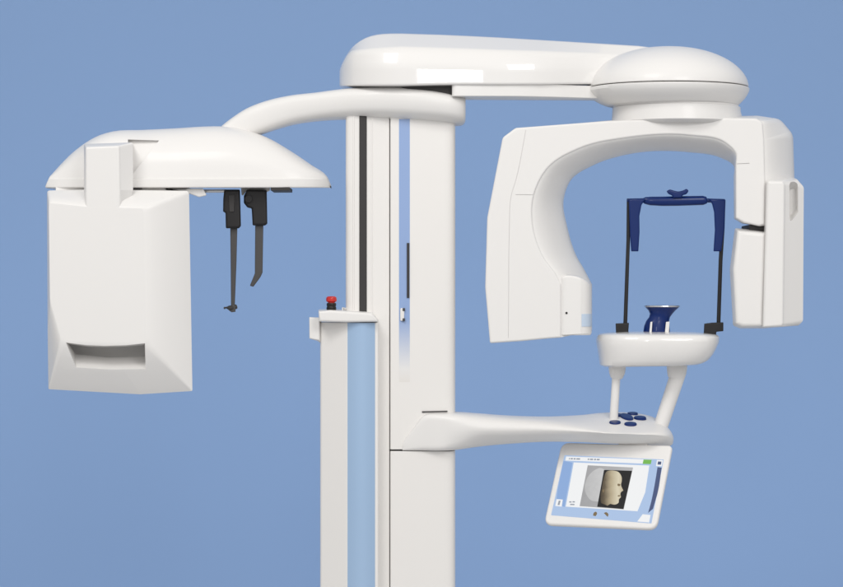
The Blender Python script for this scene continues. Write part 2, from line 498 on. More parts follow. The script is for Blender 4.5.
for r in (0.0, 0.0012):
    ring = []
    for i in range(9):
        a = math.pi * (0.585 + 0.30 * i / 8)
        c, q = math.cos(a), math.sin(a); ring.append((PX - math.copysign(abs(c) ** (2 / 2.3), c) * (PR + r), -0.082 - abs(q) ** (2 / 2.3) * (0.0495 + r)))
    rings.append(ring)
ring = rings[0] + rings[1][::-1]
bridge(bm, [[Vector((x, y, fz(326.5, -.12))) for x, y in ring], [Vector((x, y, fz(314, -.12))) for x, y in ring]])
link('label', bm, M['label'], carm)
bm = NB()
tube(bm, [W(566.5, 313.0, -.120), W(566.5, 313.0, -.1322)], 0.0028, 12)
link('indicator', bm, M['hole'], carm)
bm = NB()
tube(bm, [W(662, 142.6, -.10), W(662, 142.6, -.088)], 0.0028, 12)

bm.free()
# top saddle: fairing between bowl and arm
# ---- detector head on the right limb
bm = NB()
F = rpoly([(767.5, 181.5, 3), (783.5, 181.0, 3), (784.5, 224, 20), (783.0, 326.0, 2), (763.2, 326.8, 1.5), (767, 231, 5)], 8)
Mm = rpoly([(765.5, 178.0, 3), (797, 178.6, 4), (803.6, 186, 5), (803.2, 300.0, 20), (800.5, 324.0, 3), (760.8, 328.6, 1.5)], 8)
Mm = rpoly([(765.5, 178.5, 3), (796, 178.2, 5), (803.8, 187, 6), (803.0, 321.0, 5), (798.5, 325.5, 3), (761.0, 328.6, 1.5)], 8)
F = rpoly([(767.0, 181.0, 3), (783.0, 181.0, 3), (785.0, 184.5, 3), (783.5, 324.0, 3), (781.5, 326.6, 2), (763.0, 327.4, 1.5)], 8)
slab(bm, [(F, -0.150), (Mm, -0.108), (Mm, 0.03)], 0.007, 0.012)
det = link('detector_head', bm, M['white'], root, sharp=28)
bm = NB()      # grip recess
G = rpoly([(788.4, 182.5, 5), (798.2, 180.5, 5), (798.4, 213.0, 5), (788.6, 224.0, 5)], 7)
G2 = [p.lerp(Vector((794, 202)), 0.35) for p in G]
gm, gm2 = pxl(G, -.125), pxl(G2, -.105)
bridge(bm, [V3(gm, -0.17), V3(gm, -0.122), V3(gm2, -0.092)])
cut(det, bm)
bm = NB()
F = rpoly([(737.0, 230.5, 2), (756, 232.0, 3), (765.8, 233.0, 3), (762.6, 326.5, 2), (742, 327.0, 3), (735.6, 324.0, 3), (732.8, 270, 20)], 8)
Mm = rpoly([(734.8, 228.2, 2), (756, 229.6, 3), (769.0, 231.0, 3), (766.0, 328.4, 2), (740, 328.4, 3), (733.0, 325.5, 3), (729.8, 270, 20)], 8)
slab(bm, [(F, -0.128), (Mm, -0.09), (Mm, 0.06)], 0.010, 0.01)
link('detector_cover', bm, M['white'], det, sharp=28)
bm = NB()
box(bm, fx(749, -.1), fx(766.5, -.1), -0.108, 0.04, fz(230.6, -.1), fz(224.6, -.1), 0.002)
link('pivot_gap', bm, M['slot'], det)

# ---- cephalostat arm (swan neck from the collar to the left head)
st = [  # px, top, bottom, depth centre, half depth
    (205, 143.0, 165.0, .060, .045), (219, 127.5, 156.0, .058, .048), (235, 114.8, 145.0, .055, .050), (250, 106.0, 137.5, .050, .052), (270, 99.0, 130.0, .045, .055), (292, 94.4, 123.4, .036, .060),
    (315, 91.8, 119.6, .026, .068), (340, 88.4, 117.6, .018, .080), (365, 86.4, 117.2, .012, .094), (395, 85.4, 118.6, .010, .108), (425, 87.8, 120.4, .010, .116), (446, 91.2, 122.2, .010, .116), (457, 93.8, 123.0, .010, .108), (463, 95.8, 122.4, .010, .096), (465.4, 98.2, 120.5, .010, .082)]
bm = NB(); rings = []
for px, t_, b_, c_, w_ in st:
    ring = []
    for k in range(40):
        a = 2 * math.pi * k / 40
        c, s = math.cos(a), math.sin(a)
        e = 3.7
        c = math.copysign(abs(c) ** (2 / e), c); s = math.copysign(abs(s) ** (2 / e), s)
        py = (t_ + b_) / 2 - (b_ - t_) / 2 * s
        # underside drawn inward, top crowned: gives the rolled front edge
        dep = c_ + c * w_ * (1 - 0.10 * (s < 0) * abs(s))
        ring.append(Vector((fx(px, c_ - w_ * .7), dep, fz(py, c_ - w_ * .7))))
    rings.append(ring)
# smooth the stations along the arm
fine = []
for i in range(len(rings) - 1):
    p0 = rings[max(i - 1, 0)]; p1 = rings[i]; p2 = rings[i + 1]; p3 = rings[min(i + 2, len(rings) - 1)]
    for j in range(4):
        t = j / 4
        fine.append([0.5 * ((2 * b) + (c - a) * t + (2 * a - 5 * b + 4 * c - d) * t * t + (3 * b - a - 3 * c + d) * t ** 3) for a, b, c, d in zip(p0, p1, p2, p3)])
fine.append(rings[-1])
bridge(bm, fine)
ceph_arm = link('cephalostat_arm', bm, M['white'], root, sharp=50)

# ---- cephalostat head: canopy
bm = NB(); rings = []
top_pts = [(47.4, 184.0), (52, 174.5), (62, 161.0), (78, 146.0), (96, 135.5), (110, 131.4), (140, 129.9), (175, 128.2), (200, 126.6), (222, 126.6), (242, 129.6), (265, 137.6), (288, 150.5), (310, 165.0), (326.4, 176.6), (330.2, 184.5)]
tp = cr(top_pts, 4, closed=False)
for p in tp:
    px = p.x
    q = (px - 47.4) / (330.2 - 47.4)
    w = 0.132 * (1 - abs(2 * q - 1) ** 5 * 0.26 - max(0, 2 * q - 1) ** 14 * 0.42)
    yc2 = 0.02
    zb, zl = 187.8, min(178.0, 187.0)
    tpy = min(p.y, 184.5)
    zl = max(zl, tpy + 1.5)
    ring = []
    y = yc2 - w
    ring.append((yc2 - w + .006, fz(zb, y))); ring.append((yc2 - w + .0015, fz(zb - 0.6, y))); ring.append((yc2 - w, fz(zb - 2, y)))
    ring.append((yc2 - w, fz(zl + 1.2, y)))
    n = 16
    for k in range(n + 1):
        a = math.pi * k / n
        cc, ss = math.cos(a), math.sin(a)
        ring.append((yc2 - cc * abs(cc) ** -0.12 * w * 0.96 if abs(cc) > 1e-6 else yc2, fz(zl, y) + (fz(tpy, yc2) - fz(zl, y)) * abs(ss) ** 0.86))
    ring += [(yc2 + w, fz(zl + 1.2, y)), (yc2 + w, fz(zb - 2, y) + min(.012, .75 * (fz(tpy, y) - fz(zb - 2, y)))), (yc2 + w - .006, fz(zb, y) + min(.014, .8 * (fz(tpy, y) - fz(zb - 2, y))))]
    rings.append([Vector((fx(px, y * .6), yy, zz)) for yy, zz in ring])
bridge(bm, rings)
canopy = link('cephalostat_head', bm, M['white'], root, sharp=40, weighted=False)
bm = NB()      # facet let into the canopy beside the bracket
A3 = [(128, 139.5), (159, 140.5), (128, 180)]
bridge(bm, [[W(a, b, -.22) for a, b in A3], [W(128, 139.5, -.052), W(159, 140.5, -.066), W(128, 180, -.094)]])
cut(canopy, bm)
bm = NB()
bm.free()
for a, b, d_, e_ in ((132, 142, 189.4, .05), (170, 187, 189.0, .05), (271, 290, 190.8, .02)):
    bm = NB(); box(bm, fx(a, -.09), fx(b, -.09), -0.106, e_, fz(d_, -.09), fz(187.4, -.09), 0.001)
    link('underside_pad', bm, M['slot'], canopy)
bm = NB()
tube(bm, [W(196, 191.2, -.05), W(226, 191.0, -.05)], 0.0042, 10)
link('sliding_bar', bm, M['chrome'], canopy)
bm = NB()
slab(bm, [(rpoly([(160, 188.5, .5), (203, 188.5, 1), (207, 195.5, 1.5), (199, 197.2, 1), (188, 193, 3)], 4), -0.09), (rpoly([(160, 188.5, .5), (203, 188.5, 1), (207, 195.5, 1.5), (199, 197.2, 1), (188, 193, 3)], 4), 0.03)], 0.003, 0.003)
link('mounting_lug', bm, M['white'], canopy)

bm = NB()
box(bm, fx(56, -.08), fx(186, -.08), -0.088, 0.03, fz(193, -.08), fz(185.5, -.08), 0.003)
link('panel_mount', bm, M['white'], canopy)
# ---- cassette panel
bm = NB()
F = rpoly([(51.5, 205.0, 3), (120, 210.0, 2), (142.5, 209.5, 3), (145.0, 343.0, 4), (66.5, 341.5, 4), (53.0, 300.0, 10)], 6)
Mm = rpoly([(47.0, 190.5, 3), (125, 189.5, 2), (189, 190.8, 4), (192.4, 391.0, 1.5), (140.0, 394.5, 8), (48.2, 389.2, 1.5)], 6)
F = rpoly([(48.8, 203.0, 4), (90, 207.5, 12), (142.5, 208.5, 5), (145.0, 342.0, 6), (105, 341.6, 9), (62.0, 340.5, 6), (50.0, 300, 25)], 6)
Mm = rpoly([(47.0, 190.5, 3), (90, 189.5, 12), (189, 190.8, 4), (192.4, 391.0, 1.5), (140.0, 394.3, 8), (48.4, 389.2, 1.5), (47.6, 330, 25)], 6)
slab(bm, [([a.lerp(b, t) for a, b in zip(F, Mm)], -0.198 + 0.068 * t ** 1.5) for t in (0, .05, .12, .22, .38, .6, .85, .96, 1.0)] + [(Mm, -0.116), (Mm, -0.012)], 0.0, 0.006)
panel = link('cassette_panel', bm, M['white'], root, sharp=40, weighted=False)
bm = NB()      # grip recess carved into the lower slope
def ring3(P): return [W(*p) for p in P]
Lo = [(66.0, 342.5, -.199), (86, 345.0, -.199), (105.0, 345.8, -.199), (126, 345.2, -.199), (145.0, 343.2, -.199), (145.6, 369.0, -.171), (110.0, 369.6, -.171), (76.0, 367.4, -.171)]
In = [(69.0, 344.4, -.115), (87, 346.6, -.115), (105.0, 347.2, -.115), (126, 346.6, -.115), (144.6, 345.0, -.115), (145.0, 356.8, -.115), (108.0, 357.6, -.115), (75.0, 354.2, -.115)]
Dp = [(67.0, 336.0, -.105), (87, 338.0, -.105), (105.0, 338.6, -.105), (126, 338.0, -.105), (144.8, 336.4, -.105), (145.0, 356.6, -.105), (108.0, 357.4, -.105), (75.0, 354.0, -.105)]
bridge(bm, [ring3([(a, b, -.25) for a, b, c in Lo]), ring3(Lo), ring3(In), ring3(Dp), ring3([(a, b, -.075) for a, b, c in Dp])])
cut(panel, bm)
bm = NB()      # bracket rising over the canopy
F = rpoly([(85.5, 147.0, 2), (119.5, 145.6, 2), (120.2, 209.0, 1), (85.5, 205.0, 1)], 6)
Mm = rpoly([(84.0, 144.0, 2), (133.4, 142.4, 2.5), (133.4, 188.0, 1), (118.0, 213.0, 1), (84.0, 209.0, 1)], 6)
F = rpoly([(85.5, 147.0, 2), (120.0, 145.6, 2), (120.6, 190, 6), (120.6, 226.0, 1), (85.5, 226.0, 1)], 6)
Mm = rpoly([(84.0, 144.0, 2), (133.0, 142.4, 2.5), (133.0, 190.0, 6), (124.0, 228, 1), (84.0, 228.0, 1)], 6)
slab(bm, [(F, -0.1922), (Mm, -0.160), (Mm, -0.02)], 0.0055, 0.004)
link('panel_bracket', bm, M['white'], panel, sharp=25)

# ---- ear rods
def holder(name_pts, depth):
    b = NB(); L = rpoly(name_pts, 5)
    slab(b, [(L, depth), (L, depth + 0.035)], 0.006, 0.006); return b
ear1 = link('ear_rod_holder', holder([(224.2, 189.5, 1.5), (240.0, 189.5, 1.5), (241.0, 226.0, 2), (239, 228.4, 1.5), (225.8, 228.4, 1.5), (225.4, 213, 1.5), (223.0, 211.5, 1.5), (223.2, 199, 1.5)], -0.06), M['black'], root)
bm = NB()
slab(bm, [(rpoly([(228.6, 195, 1), (234.6, 195, 1), (234.0, 212, 1), (229.4, 212, 1)], 4), -0.0675), (rpoly([(228.6, 195, 1), (234.6, 195, 1), (234.0, 212, 1), (229.4, 212, 1)], 4), -0.064)], 0.001, 0.001)
link('holder_inset', bm, M['slot'], ear1)
bm = NB(); Lr = rpoly([(230.2, 226, .3), (237.4, 226, .3), (236.6, 260, 3), (234.8, 307, .5), (231.0, 307, .5), (230.6, 260, 3)], 4)
slab(bm, [(Lr, -0.046), (Lr, -0.036)], 0.002, 0.002)
link('rod', bm, M['steel'], ear1)
bm = NB()
tube(bm, [W(236.2, 306.6, -.04), W(233, 307.6, -.045), W(229, 307.8, -.055), W(224.6, 308.0, -.075)], [0.006, 0.006, 0.0055, 0.003], 12)
slab(bm, [(rpoly([(224.5, 307.0, .3), (235.4, 305.0, .5), (235.6, 311.8, .5), (231.5, 312.3, .5)], 3), -0.05), (rpoly([(224.5, 307.0, .3), (235.4, 305.0, .5), (235.6, 311.8, .5), (231.5, 312.3, .5)], 3), -0.034)], 0.001, 0.001)
link('ear_tip', bm, M['steel'], ear1)
ear2 = link('ear_rod_holder', holder([(247.0, 189.5, 2), (266.8, 190.0, 1.5), (267.4, 223.8, 1.5), (265, 225.6, 1), (252.6, 225.6, 1.5), (251.6, 208.5, 1.5), (247.4, 207.6, 3), (243.8, 203, 3), (243.8, 196, 3)], -0.055), M['black'], root)
bm = NB()
tube(bm, [W(248.6, 199, -.058), W(248.6, 199, -.068)], [0.0105, 0.009], 20)
link('knob', bm, M['black'], ear2)
bm = NB(); Lr = rpoly([(255.2, 224, .3), (263.4, 224, .3), (262.6, 272.5, 1), (260.6, 277, 1), (253.4, 286.8, .8), (249.8, 285.8, .8), (254.8, 273.4, 1)], 4)
slab(bm, [(Lr, -0.044), (Lr, -0.032)], 0.002, 0.002)
link('rod', bm, M['steel'], ear2)
# small white gasket ring between holders and canopy
bm = NB()
slab(bm, [(rpoly([(241.0, 187, .4), (270.0, 187, .4), (270.0, 190.6, 1), (266, 192.4, 1), (246, 191.4, 1), (243.2, 195.6, 1), (241.6, 195.0, .8)], 4), -0.03), (rpoly([(241.0, 187, .4), (270.0, 187, .4), (270.0, 190.6, 1), (266, 192.4, 1), (246, 191.4, 1), (243.2, 195.6, 1), (241.6, 195.0, .8)], 4), 0.01)], 0.001, 0.001)
link('mounting_plate', bm, M['white'], canopy)

# ---- patient support arm
def psec(px, top, bot, w, yc, slope=0.0, e=3.2, n=40, low=0.0):
    ring = []
    for k in range(n):
        a = 2 * math.pi * k / n
        c, s = math.cos(a), math.sin(a)
        c = math.copysign(abs(c) ** (2 / e), c); s = math.copysign(abs(s) ** (2 / e), s)
        y = yc + c * w * (1 - low * max(0, -s))
        py = (top + bot) / 2 - (bot - top) / 2 * s
        z = fz(py, yc) + slope * (c - 0.0) * w * max(0, s)
        ring.append(Vector((fx(px, yc - w * .6), y, z)))
    return ring
st = [(402.6, 444, 449.4, .0575, .0, .0), (404.4, 438.5, 449.5, .0595, .0, .0), (414, 425.5, 449.6, .0620, -.003, .0), (424.5, 413.6, 449.6, .0650, -.007, .0), (440, 412.6, 449.6, .0700, -.014, .0), (456, 412.2, 449.3, .0740, -.020, .0), (480, 413.6, 446.4, .0750, -.022, .0), (510, 416.0, 443.6, .075, -.022, .02), (545, 417.6, 441.6, .076, -.02, .06), (580, 418.6, 441.8, .090, -.015, .16), (605, 418.8, 443.0, .104, -.02, .24), (630, 418.8, 444.2, .110, -.02, .25), (650, 420.0, 445.4, .104, -.02, .22), (664, 423.4, 446.2, .084, -.02, .16), (670.5, 429, 446.0, .056, -.02, .08), (673, 435, 444.0, .030, -.02, 0)]
bm = NB()
R = [psec(px, t, b, w, yc, sl, 3.0 if px > 570 else (8.0 if px < 445 else (5.0 if px < 470 else 3.0)), low=0.45 if px > 470 else (.2 if px > 445 else 0.02)) for px, t, b, w, yc, sl in st]
fine = []
for i in range(len(R) - 1):
    p0 = R[max(i - 1, 0)]; p1 = R[i]; p2 = R[i + 1]; p3 = R[min(i + 2, len(R) - 1)]
    for j in range(5):
        t = j / 5
        fine.append([0.5 * ((2 * b) + (c - a) * t + (2 * a - 5 * b + 4 * c - d) * t * t + (3 * b - a - 3 * c + d) * t ** 3) for a, b, c, d in zip(p0, p1, p2, p3)])
fine.append(R[-1])
bridge(bm, fine)
sup = link('support_arm', bm, M['white'], root, sharp=80)
bm = NB()
L = [(424, 411.6), (448, 411.2)]
slab(bm, [(rpoly([(422, 411.2, .3), (447.5, 410.7, .3), (447.5, 412.0, .3), (422.0, 412.6, .3)], 3), -0.0575), (rpoly([(422, 411.2, .3), (447.5, 410.7, .3), (447.5, 412.0, .3), (422.0, 412.6, .3)], 3), -0.03)], 0.0005, 0.0005)
link('shadow_gap_strip', bm, M['steel'], sup)  # dark strip standing in for the shadow line along the arm's top edge
# blue key pads on the sloping console
def pad(px, py, rx, ry, rot=0):
    b = NB()
    y0 = -0.02 + (424.5 - py) * 0.0125          # rows further up the picture lie further back
    c = Vector((fx(px, y0), y0, 0))
    n = 28
    # height of the console skin under the pad
    def skin(y):
        c_ = max(-1, min(1, (y + 0.02) / 0.108)); s_ = max(0.0, 1 - abs(c_) ** 3.0) ** (1 / 3.0)
        return fz((418.8 + 443.8) / 2 - 12.5 * s_, -0.02) + 0.245 * c_ * 0.108 * s_
    rings = []
    for sc_, h in ((1.0, -0.004), (1.0, 0.0022), (0.92, 0.0036), (0.7, 0.0042)):
        ring = []
        for k in range(n):
            a = 2 * math.pi * k / n
            dx_ = math.cos(a) * rx * 1.15 * sc_; dy_ = math.sin(a) * ry * 1.3 * sc_
            x = c.x + dx_ * math.cos(rot) - dy_ * math.sin(rot); y = c.y + dx_ * math.sin(rot) + dy_ * math.cos(rot)
            ring.append(Vector((x, y, skin(y) + h)))
        rings.append(ring)
    bridge(b, rings)
    return b
for px, py, rx, ry, rot in ((616.5, 422.3, .0125, .010, 0), (615.0, 427.2, .0125, .010, .2), (626.5, 423.5, .0125, .022, .3), (630.5, 428.2, .0135, .010, 0), (632.6, 421.0, .0115, .009, 0), (640.0, 424.2, .0135, .010, -.2)):
    link('key_pad', pad(px, py, rx, ry, rot), M['navy'], sup)

# ---- posts and chin tray
def post(p0, p1, r0, r1, collar):
    b = NB()
    tube(b, [p0, p0.lerp(p1, .5), p1], [r0, (r0 + r1) / 2, r1], 24)
    c0, c1, c2 = collar
    tube(b, c0, c1, 28)
    return b
yp = -0.02
link('post', post(W(616.6, 370, yp), W(613.4, 424, yp), .0105, .0105, ([W(617.2, 363, yp), W(617.2, 368.2, yp), W(617.0, 373.5, yp), W(616.6, 377.8, yp), W(616.5, 379, yp)], [.0215, .0215, .0195, .015, .011], 0)), M['white'], root)
link('post', post(W(679.0, 371, yp), W(660.5, 427, yp), .0195, .0180, ([W(677.0, 363, yp), W(677.0, 368.2, yp), W(676.6, 373.0, yp), W(675.8, 378.4, yp), W(675.4, 379.4, yp)], [.0255, .0255, .0240, .020, .019], 0)), M['white'], root)
bm = NB(); rings = []
def tray_ring(xl, xr, w, zoff, yc=-0.02, wob=0.0, e=2.6, n=64):
    ring = []
    for k in range(n):
        a = 2 * math.pi * k / n
        c, s = math.cos(a), math.sin(a)
        ee = e if c < 0 else e + 0.8
        cc = math.copysign(abs(c) ** (2 / ee), c); ss = math.copysign(abs(s) ** (2 / ee), s)
        x = (fx(xl, -.05) + fx(xr, -.05)) / 2 + cc * (fx(xr, -.05) - fx(xl, -.05)) / 2
        y = yc + ss * w
        ring.append(Vector((x, y, fz(zoff + wob * (c * .5), -.05))))
    return ring
for xl, xr, w, z, wob in ((640, 690, .040, 331.6, .5), (622, 702, .075, 332.2, .8), (608, 711, .095, 333.2, 1.0), (601.5, 717.5, .108, 334.2, 1.0), (598.6, 719.6, .115, 336.2, 1.5), (597.0, 719.0, .118, 341.0, 2), (598.0, 716.0, .116, 348.0, 2), (599.2, 713.0, .113, 354, 1), (600.0, 708.5, .107, 360.0, 0), (600.8, 703.5, .100, 364.0, -2.2), (604, 699, .090, 365.6, -2.6), (612, 690, .075, 364.6, -2.0)):
    rings.append(tray_ring(xl, xr, w, z, wob=wob))
bridge(bm, rings)
tray = link('chin_tray', bm, M['gloss'], root, sharp=45)
# chin rest
bm = NB(); rings = []
prof = [(656.6, 13.4, 334.5), (656.6, 13.2, 331.0), (656.8, 12.6, 326.0), (657.6, 11.4, 321.0), (659.6, 10.4, 317.0), (661.2, 11.2, 313.8), (662.0, 13.4, 310.4), (662.2, 16.4, 307.6)]
def cring(cx_, r, py, dep=0.8):
    y0 = -0.045
    return [Vector((fx(cx_, y0) + math.cos(2 * math.pi * k / 40) * r * S, y0 + math.sin(2 * math.pi * k / 40) * r * S * dep, fz(py, y0))) for k in range(40)]
rings = [cring(*p) for p in prof] + [cring(662.2, 17.0, 306.6), cring(662.2, 16.2, 306.0), cring(662.2, 13.5, 307.6), cring(661.5, 7.5, 312.0)]
bridge(bm, rings)
chin = link('chin_rest', bm, M['navy'], root, sharp=50)
bm = NB()
rings = [cring(662.2, 17.2, 307.1), cring(662.2, 17.8, 306.6), cring(662.2, 17.6, 305.7), cring(662.2, 16.6, 305.4)]
bridge(bm, rings, False, False)
link('rim', bm, M['chrome'], chin)
for cx0, wpx, y_ in ((650.6, 2.0, -.0712), (667.0, 3.6, -.0665)):
    bm = NB(); L = rpoly([(cx0 - wpx / 2 + .8, 322.0, .5), (cx0 + wpx / 2 + .8, 321.5, .5), (cx0 + wpx / 2, 333.5, .3), (cx0 - wpx / 2 - .4, 333.5, .3)], 4)
    slab(bm, [(L, y_ - .004), (L, y_ + .012)], 0.001, 0.001)
    link('highlight_strip', bm, M['white'], chin)  # white strips standing in for upright highlights on the blue cup

# ---- head support frame
yb = -0.03
bm = NB()
tube(bm, [W(641.5, 200.2, yb), W(645, 200.5, yb), W(650, 201.0, yb), W(662, 201.3, yb), W(677, 201.1, yb), W(695, 200.6, yb), W(703, 200.4, yb), W(706.5, 200.2, yb), W(707.6, 200.0, yb)], [.0035, .0085, .0108, .0118, .0120, .0118, .0115, .0085, .002], 20, 2.5)
tube(bm, [W(627, 200.6, yb), W(646, 200.2, yb)], .0052, 12)
tube(bm, [W(705, 200.4, yb), W(724.6, 201.0, yb)], .0052, 12)
bar = link('temple_bar', bm, M['navy'], root)
bm = NB()
slab(bm, [(cr([(666.8, 191.2), (669.6, 189.6), (674.0, 190.6), (678.0, 191.4), (683.0, 190.4), (686.8, 189.0), (688.4, 190.6), (686.4, 194.0), (682.6, 195.6), (681.6, 198.0, 1), (673.0, 198.0, 1), (671.8, 195.6), (668.6, 194.0)], 4), yb - 0.014),
          (cr([(666.8, 191.2), (669.6, 189.6), (674.0, 190.6), (678.0, 191.4), (683.0, 190.4), (686.8, 189.0), (688.4, 190.6), (686.4, 194.0), (682.6, 195.6), (681.6, 198.0, 1), (673.0, 198.0, 1), (671.8, 195.6), (668.6, 194.0)], 4), yb + 0.014)], 0.004, 0.004)
link('adjusting_knob', bm, M['navy'], bar)
for i, P in enumerate(([(628.6, 199.2, .6), (646.0, 198.8, 1), (641.5, 205.0, 4), (639.4, 216.0, 6), (639.6, 232, 4), (638.4, 251.4, .8), (631.2, 251.4, .8), (630.0, 236, 3)],
                       [(708.5, 198.8, 1), (725.6, 199.6, .6), (724.6, 229.0, 3), (721.2, 251.4, .8), (713.4, 251.4, .8), (714.8, 230, 4), (714.0, 212.0, 6), (712.0, 204.0, 4)])):
    bm = NB(); L = rpoly(P, 5)
    slab(bm, [(L, yb - 0.010), (L, yb + 0.012)], 0.004, 0.004)
    link('side_bracket', bm, M['navy'], bar)
bm = NB(); tube(bm, [W(628.4, 199.0, yb), W(628.2, 240, yb), W(625.2, 326, yb)], [.0042, .0046, .0050], 12, 3.0)
link('rod', bm, M['black'], bar)
bm = NB(); tube(bm, [W(722.6, 228.0, yb), W(720.6, 260, yb), W(718.4, 326, yb)], [.0052, .0050, .0050], 12, 3.0)
link('rod', bm, M['black'], bar)
bm = NB()
L = rpoly([(615.6, 323.4, .6), (629.0, 322.8, .6), (628.2, 334.2, .5), (616.0, 335.4, .5)], 4)
slab(bm, [(L, yb - .022), (L, yb + .022)], .003, .003)
link('clamp', bm, M['black'], bar)
bm = NB()
L = rpoly([(704.2, 323.6, .6), (712.0, 322.6, 1), (723.4, 322.2, .8), (723.4, 331.2, .8), (716.4, 331.8, .8), (716.0, 336.0, .5), (703.6, 335.4, .5)], 4)
slab(bm, [(L, yb - .026), (L, yb + .022)], .003, .003)
link('clamp', bm, M['black'], bar)

# ---- touch screen: a real flat display turned and tipped
ps, th = math.radians(-25), math.radians(31.5)
U = Vector((math.cos(ps), math.sin(ps), 0)); nh = Vector((math.sin(ps), -math.cos(ps), 0))
Dn = nh * math.sin(th) + Vector((0, 0, -math.cos(th)))      # down the screen, bottom edge comes forward
Nn = U.cross(Dn).normalized()
if Nn.y > 0: Nn = -Nn
MC = W(607.6, 484.5, -0.10)
WD, HT = 0.292, 0.229
def scr(s, t, h=0.0):       # s, t in -0.5..0.5 across the whole display
    return MC + U * (s * WD) + Dn * (t * HT) + Nn * h
def plate(bm, L, h0, h1, r, k=3, mi=0):
    """outline in metres (u, v) in the display plane, h0 back, h1 front"""
    def put(Lx, h): return [MC + U * p.x + Dn * p.y + Nn * h for p in Lx]
    rings = []
    nf = len(bm.faces)
    if r > 0:
        for j in range(k):
            a = math.pi / 2 * j / k
            rings.append(put(inset(L, r * (1 - math.sin(a))), h0 + r * (1 - math.cos(a))))
        rings.append(put(L, h0 + r)); rings.append(put(L, h1 - r))
        for j in range(k - 1, -1, -1):
            a = math.pi / 2 * j / k
            rings.append(put(inset(L, r * (1 - math.sin(a))), h1 - r * (1 - math.cos(a))))
    else:
        rings = [put(L, h0), put(L, h1)]
    bridge(bm, rings)
    bm.faces.ensure_lookup_table()
    for f in bm.faces[nf:]: f.material_index = mi
bm = NB()
hw, hh = WD / 2, HT / 2
plate(bm, rpoly([(-hw, -hh, .024), (hw, -hh, .012), (hw, hh, .024), (-hw, hh, .022)], 8), -0.015, 0.0, 0.006)
mon = link('touch_screen', bm, M['white'], root)
bm = NB()
tube(bm, [scr(.12, -.46, -.02), W(640, 441, -0.03)], [.016, .02], 20)
link('screen_mount', bm, M['white'], mon)
bm = NB()
plate(bm, rpoly([(-.030 + .035, -hh - .006, .002), (.045 + .035, -hh - .006, .002), (.045 + .035, -hh + .004, .002), (-.030 + .035, -hh + .004, .002)], 4), -0.0135, -0.003, 0.002)
link('screen_hinge', bm, M['warm'], mon)

def glow(name, col, s=1.0): return mat(name, (0.01, 0.01, 0.01), 0.5, emit=col, es=s, spec=0.2)
def glow_img(name, stops, lo, hi, scale, amt):
    """a picture on the screen: tones that run across the display, broken up by fine noise"""
    m = bpy.data.materials.new(name); m.use_nodes = True
    nt = m.node_tree; b = nt.nodes['Principled BSDF']
    b.inputs['Base Color'].default_value = (0.01, 0.01, 0.01, 1); b.inputs['Roughness'].default_value = 0.5
    b.inputs['Specular IOR Level'].default_value = 0.2
    tc = nt.nodes.new('ShaderNodeTexCoord')
    dt = nt.nodes.new('ShaderNodeVectorMath'); dt.operation = 'DOT_PRODUCT'; dt.inputs[1].default_value = (U + Dn * -0.18)
    nt.links.new(tc.outputs['Object'], dt.inputs[0])
    nz = nt.nodes.new('ShaderNodeTexNoise'); nz.inputs['Scale'].default_value = scale; nz.inputs['Detail'].default_value = 5
    nt.links.new(tc.outputs['Object'], nz.inputs['Vector'])
    mr = nt.nodes.new('ShaderNodeMapRange'); mr.inputs['From Min'].default_value = lo; mr.inputs['From Max'].default_value = hi
    nt.links.new(dt.outputs['Value'], mr.inputs['Value'])
    ma = nt.nodes.new('ShaderNodeMath'); ma.operation = 'MULTIPLY_ADD'; ma.inputs[1].default_value = amt
    nt.links.new(nz.outputs['Fac'], ma.inputs[0]); nt.links.new(mr.outputs['Result'], ma.inputs[2])
    r = nt.nodes.new('ShaderNodeValToRGB'); e = r.color_ramp.elements
    e[0].position, e[0].color = stops[0][0], (*stops[0][1], 1); e[1].position, e[1].color = stops[-1][0], (*stops[-1][1], 1)
    for p, c in stops[1:-1]:
        q = e.new(p); q.color = (*c, 1)
    nt.links.new(ma.outputs[0], r.inputs['Fac']); nt.links.new(r.outputs['Color'], b.inputs['Emission Color'])
    b.inputs['Emission Strength'].default_value = 0.9
    return m
SC = [glow('screen light blue', (0.42, 0.56, 0.80), .95), glow('screen white', (0.90, 0.91, 0.92), .95), glow('screen blue', (0.27, 0.42, 0.72), .95), glow('screen dark blue', (0.07, 0.10, 0.22), .9),
      glow('screen green', (0.20, 0.52, 0.09), .9), glow_img('screen grey', [(0.0, (0.33, 0.33, 0.34)), (1.0, (0.50, 0.50, 0.51))], -0.1, 0.1, 60, 0.4), glow_img('screen pale grey', [(0.0, (0.40, 0.40, 0.41)), (1.0, (0.66, 0.66, 0.66))], -0.1, 0.03, 80, 0.35), glow('screen black', (0.008, 0.008, 0.009), .9),
      glow_img('screen bone', [(0.08, (0.03, 0.022, 0.013)), (0.30, (0.13, 0.10, 0.062)), (0.55, (0.50, 0.42, 0.28)), (0.82, (0.74, 0.67, 0.50)), (1.0, (0.58, 0.50, 0.35))], -0.022, 0.046, 55, 0.16), glow('screen bone shade', (0.22, 0.16, 0.085), .9), glow('screen text grey', (0.33, 0.36, 0.42), .9), glow('screen bone light', (0.78, 0.70, 0.50), .9)]
